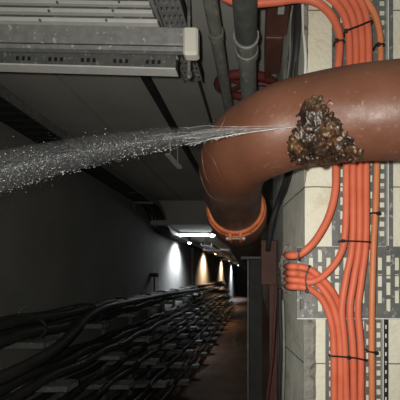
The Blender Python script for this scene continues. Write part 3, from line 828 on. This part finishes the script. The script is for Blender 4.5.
# ------------------------------------------------------------------ steel post, saddle and red riser right of the walkway
ps = empty('steel_post', (at(255, 300, 1.75).x, 1.75, 0), 'dark steel channel post with a bright front edge beside the walkway', 'post')
x0, x1 = at(247.5, 300, 1.75).x, at(262, 300, 1.75).x
ztop = at(0, 260, 1.75).z
MB().box((x0 + 0.010, 1.755, 0.01), (x1, 1.80, ztop)).build('web', M['dark_steel'], ps)
tag(MB().box((x0, 1.74, 0.01), (x0 + 0.006, 1.83, ztop), bev=0.002).build('flange', M['galv_dull'], ps), 'pale edge flange')
MB().box((x1 - 0.004, 1.75, 0.01), (x1, 1.83, ztop)).build('rear_flange', M['dark_steel'], ps)
MB().box((x0 - 0.03, 1.70, 0), (x1 + 0.03, 1.87, 0.012)).build('base_plate', M['galv_dull'], ps)
for zz in (0.35, 0.62, 0.85, 1.1, 1.32, 1.5):
    MB().cyl((x0 + 0.028, 1.757, zz), (x0 + 0.028, 1.748, zz), 0.006, 6).build('bolt', M['dark_steel'], ps)
sdl = empty('pipe_saddle', (x0 + 0.02, 1.74, ztop), 'black steel saddle on top of the post under the brown pipe', 'bracket')
MB().box((x0 - 0.04, 1.70, ztop), (x1 + 0.01, 1.86, ztop + 0.006)).build('plate', M['dark_steel'], sdl)
MB().box((x0 - 0.035, 1.74, ztop + 0.006), (x1, 1.82, ztop + 0.018)).build('block', M['black'], sdl)
rp = empty('red_column', (at(268, 300, 1.5).x, 1.5, 0), 'red oxide steel column between the dark post and the block wall', 'column')
xa, xb = at(261, 300, 1.5).x, at(277, 300, 1.5).x
MB().box((xa, 1.5, at(0, 285, 1.5).z), (xb, 1.56, at(0, 240, 1.5).z), bev=0.003).build('head_plate', M['redpost'], rp)
MB().box((xa + 0.04, 1.51, 0), (xb, 1.55, at(0, 285, 1.5).z)).build('shaft', M['redpost'], rp)
vcable('red_cable', [(276, 284, 1.32), (275.5, 300, 1.33), (274, 330, 1.34), (272, 360, 1.36), (267, 400, 1.38), (262, 440, 1.4)], 0.006, M['redpost'], 'dull red cable trailing down in front of the red column', 'cable')
vcable('black_cable', [(280, 288, 1.25), (280, 320, 1.27), (281, 350, 1.28), (279, 380, 1.3), (280, 440, 1.33)], 0.007, M['black'], 'black cable hanging down the block wall return at bottom', 'cable')
vcable('black_cable', [(283, 300, 1.22), (284, 350, 1.22), (283, 400, 1.24), (283, 440, 1.25)], 0.005, M['pipe_grey'], 'thin grey cable hugging the wall return at bottom', 'cable')

# ------------------------------------------------------------------ cable racks along the left wall
LEV = [(-0.40, 0.36), (-0.66, 0.50), (-0.90, 0.58), (-1.14, 0.68), (-1.36, 0.76)]     # height below the eye, reach
stand = empty('cable_rack', (XW, 1.25, 0), '', 'cable rack', 'steel cable racks along the left wall')
MB().box((XW + 0.002, 1.23, 0), (XW + 0.04, 1.27, EYE - 0.28)).build('upright', M['galv_dull'], stand)
for dz, rch in LEV:
    z = EYE + dz
    e = XW + rch + 0.02; arm = MB()
    arm.box((XW + 0.04, 1.19, z - 0.04), (e, 1.196, z)); arm.box((XW + 0.04, 1.304, z - 0.04), (e, 1.31, z))
    arm.box((XW + 0.04, 1.19, z - 0.006), (e, 1.31, z)); arm.box((e - 0.006, 1.19, z - 0.04), (e, 1.31, z))
    arm.build('arm', M['galv_dull'], stand)
NST = 18
for k in range(NST):
    o = stand if k == 0 else copy_tree(stand)
    o.location = (XW, 1.25 + 0.72 * k, 0)
    o['label'] = 'galvanised cable rack bracket on the left wall, %s of the row' % ORD[k]
# cables on the arms
def rack_cable(X, z, r, seed, y1=14.2, y0=0.35, amp=0.012, sag=0.02):
    pts = []; y = y0
    while y < y1:
        ph = (y - 1.25) / 0.72
        s_ = -sag * (math.sin(PI * (ph % 1.0))) ** 2
        xx = X + amp * 1.8 * noise.noise(Vector((y * 0.9, seed, 0)))
        zz = z + r + s_ + max(0, amp * 1.2 * noise.noise(Vector((y * 0.7, seed, 9))))
        pts.append(Vector((xx, y, EYE + zz))); y += 0.12 if y < 6 else 0.24
    return MB().tube(pts, r, 10)
ordw = ['hard against the wall', 'second out from the wall', 'third out from the wall', 'fourth out from the wall', 'fifth out from the wall', 'sixth out from the wall', 'seventh out from the wall', 'eighth out']
shelf = ['top arms', 'second arms', 'third arms', 'fourth arms', 'lowest arms']
for li, (dz, rch) in enumerate(LEV):
    n = [2, 3, 3, 3, 4][li]; r = [0.036, 0.034, 0.028, 0.026, 0.024][li]
    for k in range(n):
        X = XW + 0.09 + (rch - 0.21) * k / (n - 1)
        o = rack_cable(X, dz + 0.001, r * (1 if k % 2 else 0.9), li * 10 + k).build('black_cable', M['black'], smooth=True)
        tag(o, 'black power cable on the %s of the wall racks, %s' % (shelf[li], ordw[k]), 'cable', 'black cables on the left wall racks')
# upper layer on the top arms, lifting off the wall
for k in range(2):
    o = rack_cable(XW + 0.12 + 0.09 * k, LEV[0][0] + 0.085, 0.034, 77 + k, sag=0.012, amp=0.016).build('black_cable', M['black'], smooth=True)
    tag(o, 'black power cable in the upper layer over the top arms, %s' % ('nearer the wall' if k == 0 else 'nearer the walkway'), 'cable', 'black cables on the left wall racks')
# loose cable crossing from the second arms up to the top
lp = smooth_path([Vector((XW + 0.44, 1.1, EYE - 0.50)), Vector((XW + 0.42, 1.9, EYE - 0.46)), Vector((XW + 0.33, 2.6, EYE - 0.30)), Vector((XW + 0.30, 3.4, EYE - 0.285)), Vector((XW + 0.31, 5.2, EYE - 0.30)), Vector((XW + 0.40, 7, EYE - 0.32))], 10)
tag(MB().tube(lp, 0.032, 12).build('black_cable', M['black'], smooth=True), 'thick black cable climbing from the second arms up to the top arms', 'cable')
# straps round the top bundle
sp = None
for k in range(8):
    y = 1.98 + 0.72 * k
    if sp is None:
        pts = []
        for i in range(25):
            a = 2 * PI * i / 24
            pts.append(Vector((XW + 0.19 + 0.155 * math.cos(a), y, EYE - 0.33 + 0.085 * math.sin(a))))
        sp = MB().tube(pts, 0.009, 8).build('cable_strap', M['dark_steel'], smooth=True); o = sp
        base_y = o.location.y
    else:
        o = sp.copy(); COL.objects.link(o)
        o.location.y = base_y + 0.72 * k
    tag(o, 'dark strap looped round the top bundle on the left wall, %s strap' % ORD[k], 'strap', 'straps on the top cable bundle')

# ------------------------------------------------------------------ cable tray high on the left wall
wt = empty('wall_tray', (XW, 3, EYE + 0.98), 'dark ladder tray high on the left wall, dipping under the concrete beam', 'cable tray')
mb = MB(); yv = [0.3]
prof = []
y = 0.3
while y < 22: prof.append(y); y += 0.14 if y < 8 else 0.4
def tz(y):
    if y < 4.55: return 0.985
    if y < 5.35: return 0.985 - 0.30 * (0.5 - 0.5 * math.cos(PI * (y - 4.55) / 0.8))
    return 0.685
def ribbon(xa_, xb_, h, dz):
    m_ = MB(); vs = []; fs = []
    for y in prof:
        z = EYE + tz(y) + dz
        vs += [(xa_, y, z), (xb_, y, z), (xb_, y, z + h), (xa_, y, z + h)]
    for i in range(len(prof) - 1):
        for k in range(4):
            k2 = (k + 1) % 4; fs.append((i * 4 + k, i * 4 + k2, (i + 1) * 4 + k2, (i + 1) * 4 + k))
    fs += [(3, 2, 1, 0), tuple((len(prof) - 1) * 4 + k for k in range(4))]
    return m_.add(vs, fs)
ribbon(XW + 0.005, XW + 0.02, 0.05, 0).build('side_rail', M['dark_steel'], wt)
tag(ribbon(XW + 0.235, XW + 0.25, 0.06, 0).build('side_rail', M['galv_dull'], wt), 'paler inner rail')
rg = MB()
y = 0.35
while y < 21.5:
    z = EYE + tz(y) + 0.005; rg.box((XW + 0.02, y, z), (XW + 0.235, y + 0.045, z + 0.012)); y += 0.09 if y < 6 else 0.2
tag(rg.build('rungs', M['dark_steel'], wt), kind='stuff')
for k, dx in enumerate((0.06, 0.11, 0.155, 0.2)):
    m_ = MB().tube([Vector((XW + dx, y, EYE + tz(y) + 0.017 + 0.02)) for y in prof], 0.0195, 10)
    tag(m_.build('black_cable', M['black'], smooth=True), 'black cable lying in the high wall tray, %s' % ordw[k], 'cable', 'cables in the high wall tray')

# second tray and hanging frames beyond the beam
ft = empty('ceiling_ladder', (-1.0, 8, EYE + 0.6), 'narrow cable ladder hanging below the low ceiling in the lit stretch', 'cable tray')
for X in (-1.16, -0.94):
    MB().box((X, 6.6, EYE + 0.60), (X + 0.015, 20, EYE + 0.65)).build('side_rail', M['galv'], ft)
rg = MB(); y = 6.7
while y < 19.9: rg.box((-1.145, y, EYE + 0.605), (-0.94, y + 0.03, EYE + 0.62)); y += 0.35
tag(rg.build('rungs', M['galv'], ft), kind='stuff')
hf = empty('hanging_frame', (-0.8, 7.4, EYE + 0.5), '', 'frame', 'steel trapeze frames below the low ceiling')
MB().box((-1.25, 7.4, EYE + 0.56), (-0.35, 7.44, EYE + 0.60)).build('cross_bar', M['galv'], hf)
for X in (-1.22, -0.38): MB().cyl((X, 7.42, EYE + 0.56), (X, 7.42, ZL), 0.009, 8).build('rod', M['galv'], hf)
for k in range(5):
    o = hf if k == 0 else copy_tree(hf)
    o.location = (-0.8, 7.4 + 2.2 * k, EYE + 0.5)
    o['label'] = 'steel trapeze frame hanging under the low ceiling, %s to us' % ORD[k]
tag(MB().tube([Vector((-0.55, y, EYE + 0.63)) for y in (5.3, 12, 20)], 0.028, 14).build('far_pipe', M['pipe_grey'], smooth='angle'), 'grey pipe resting on the trapeze frames in the lit stretch', 'pipe')

# ------------------------------------------------------------------ lamps in the far stretch
def batten(X0, X1, Y, label, power, color, mlens):
    t = empty('batten_light', ((X0 + X1) / 2, Y, ZL - 0.07), label, 'light')
    MB().box((X0, Y - 0.04, ZL - 0.03), (X1, Y + 0.04, ZL), bev=0.004).build('housing', M['white'], t)
    MB().cyl((X0 + 0.02, Y, ZL - 0.05), (X1 - 0.02, Y, ZL - 0.05), 0.014, 14).build('tube', mlens, t, smooth=True)
    for X in (X0, X1 - 0.02): MB().box((X, Y - 0.022, ZL - 0.07), (X + 0.02, Y + 0.022, ZL - 0.03)).build('lamp_holder', M['white'], t)
    l = lamp('batten_glow', 'AREA', ((X0 + X1) / 2, Y, ZL - 0.075), power * 2.2, color, X1 - X0, (0, 0, 0), 0.05)
    return t
batten(-1.42, -0.80, 5.85, 'lit fluorescent batten across the low ceiling just past the beam', 1.3, (0.9, 0.94, 1.0), M['lens_cool'])
def bulkhead(X, Y, Z, label, power, color, mlens, r=0.055, size=0.06):
    t = empty('bulkhead_lamp', (X, Y, EYE + Z), label, 'light')
    MB().lathe((X, Y, EYE + Z + 0.05), (0, 0, -1), [(0, 0), (0, r + 0.015), (0.02, r + 0.015), (0.03, r), (0.03, 0)], 24).build('housing', M['dark_steel'], t, smooth='angle')
    m_ = MB(); prof_ = [(0.03 + r * 0.9 * math.sin(a), r * math.cos(a) + 1e-4) for a in [PI / 2 * i / 6 for i in range(7)]]
    m_.lathe((X, Y, EYE + Z + 0.05), (0, 0, -1), prof_, 24).build('lens', mlens, t, smooth=True)
    MB().cyl((X, Y, EYE + Z + 0.05), (X, Y, ZL), 0.012, 10).build('stem', M['dark_steel'], t)
    l = lamp('bulkhead_glow', 'SPOT', (X, Y, EYE + Z - r - 0.03), power * 16, color, size, (0, math.radians(38), 0))
    l.data.spot_size = math.radians(135); l.data.spot_blend = 0.9
bulkhead(-0.80, 5.7, 0.70, 'bright round lamp under the low ceiling left of the brown pipe', 0.06, (0.95, 0.97, 1.0), M['lens_cool'], 0.05)
bulkhead(-1.37, 6.5, 0.64, 'cool lamp close to the left wall just past the beam', 14, (0.85, 0.9, 1.0), M['lens_cool'], 0.035)
bulkhead(-1.28, 9.9, 0.64, 'warm lamp close to the left wall in the middle of the lit stretch', 19, (1.0, 0.66, 0.42), M['lens_warm'], 0.035)
bulkhead(-1.28, 14.8, 0.64, 'warm lamp close to the left wall further down the lit stretch', 24, (1.0, 0.70, 0.47), M['lens_warm'], 0.035)
bulkhead(-1.2, 20.5, 0.62, 'cool lamp near the far end of the tunnel', 40, (0.8, 0.88, 1.0), M['lens_cool'], 0.05)
# pale strip hanging from the ceiling
s0, s1 = at(167.5, 154, 2.55), at(180, 168, 2.75)
sb = MB(); dirv = (s1 - s0); 
T = Matrix.Translation(s0) @ dirv.to_track_quat('Y', 'Z').to_matrix().to_4x4()
sb.box((-0.022, 0, -0.008), (0.022, dirv.length, 0.008), T, bev=0.002)
for q in (s0.lerp(s1, 0.2), s0.lerp(s1, 0.8)): sb.cyl(q, (q.x, q.y, ZC), 0.004, 8)
tag(sb.build('pale_strip', M['white']), 'short pale strip hung below the ceiling strut behind the water jet', 'strip')

# ------------------------------------------------------------------ small fittings on the left wall
k_ = empty('wall_bracket', (XW, 4.5, EYE + 0.9), 'grey bracket jutting from the left wall under the high tray', 'bracket')
MB().box((XW, 4.28, EYE + 0.955), (XW + 0.26, 4.32, EYE + 0.983)).build('arm', M['galv_dull'], k_)
MB().box((XW, 4.27, EYE + 0.86), (XW + 0.012, 4.33, EYE + 0.983)).build('wall_plate', M['galv_dull'], k_)
hk = at(18, 325, 2.16)
tag(MB().tube(smooth_path([Vector((XW - 0.01 + 0.02, 2.2, EYE - 0.33)), Vector((XW + 0.012, 2.2, EYE - 0.27)), Vector((XW + 0.03, 2.2, EYE - 0.235)), Vector((XW + 0.06, 2.2, EYE - 0.215)), Vector((XW + 0.075, 2.2, EYE - 0.225))], 6), 0.006, 8).build('wall_hook', M['galv_dull'], smooth=True), 'bent metal hook standing off the left wall above the nearest cables', 'hook')
vl = empty('wall_socket', (XW + 0.05, 5.1, EYE - 0.35), 'small dark socket on a stem against the left wall above the cables', 'socket')
MB().cyl((XW + 0.06, 4.95, EYE - 0.36), (XW + 0.06, 4.95, EYE - 0.02), 0.011, 8).build('stem', M['dark_steel'], vl)
MB().box((XW + 0.001, 4.90, EYE - 0.03), (XW + 0.12, 5.0, EYE + 0.03), bev=0.004).build('housing', M['black'], vl)
# rubble by the walkway
dr = MB()
for i in range(9):
    dr.blob((-0.14 + random.uniform(-.07, .05), 2.95 + random.uniform(-.45, .35), 0.03), random.uniform(0.03, 0.065), 1, 1.2, 0.7, 0.9)
tag(dr.build('rubble', M['plaster'], smooth=False), 'pile of broken mortar on the walkway beside the steel post', 'rubble', kind='stuff')
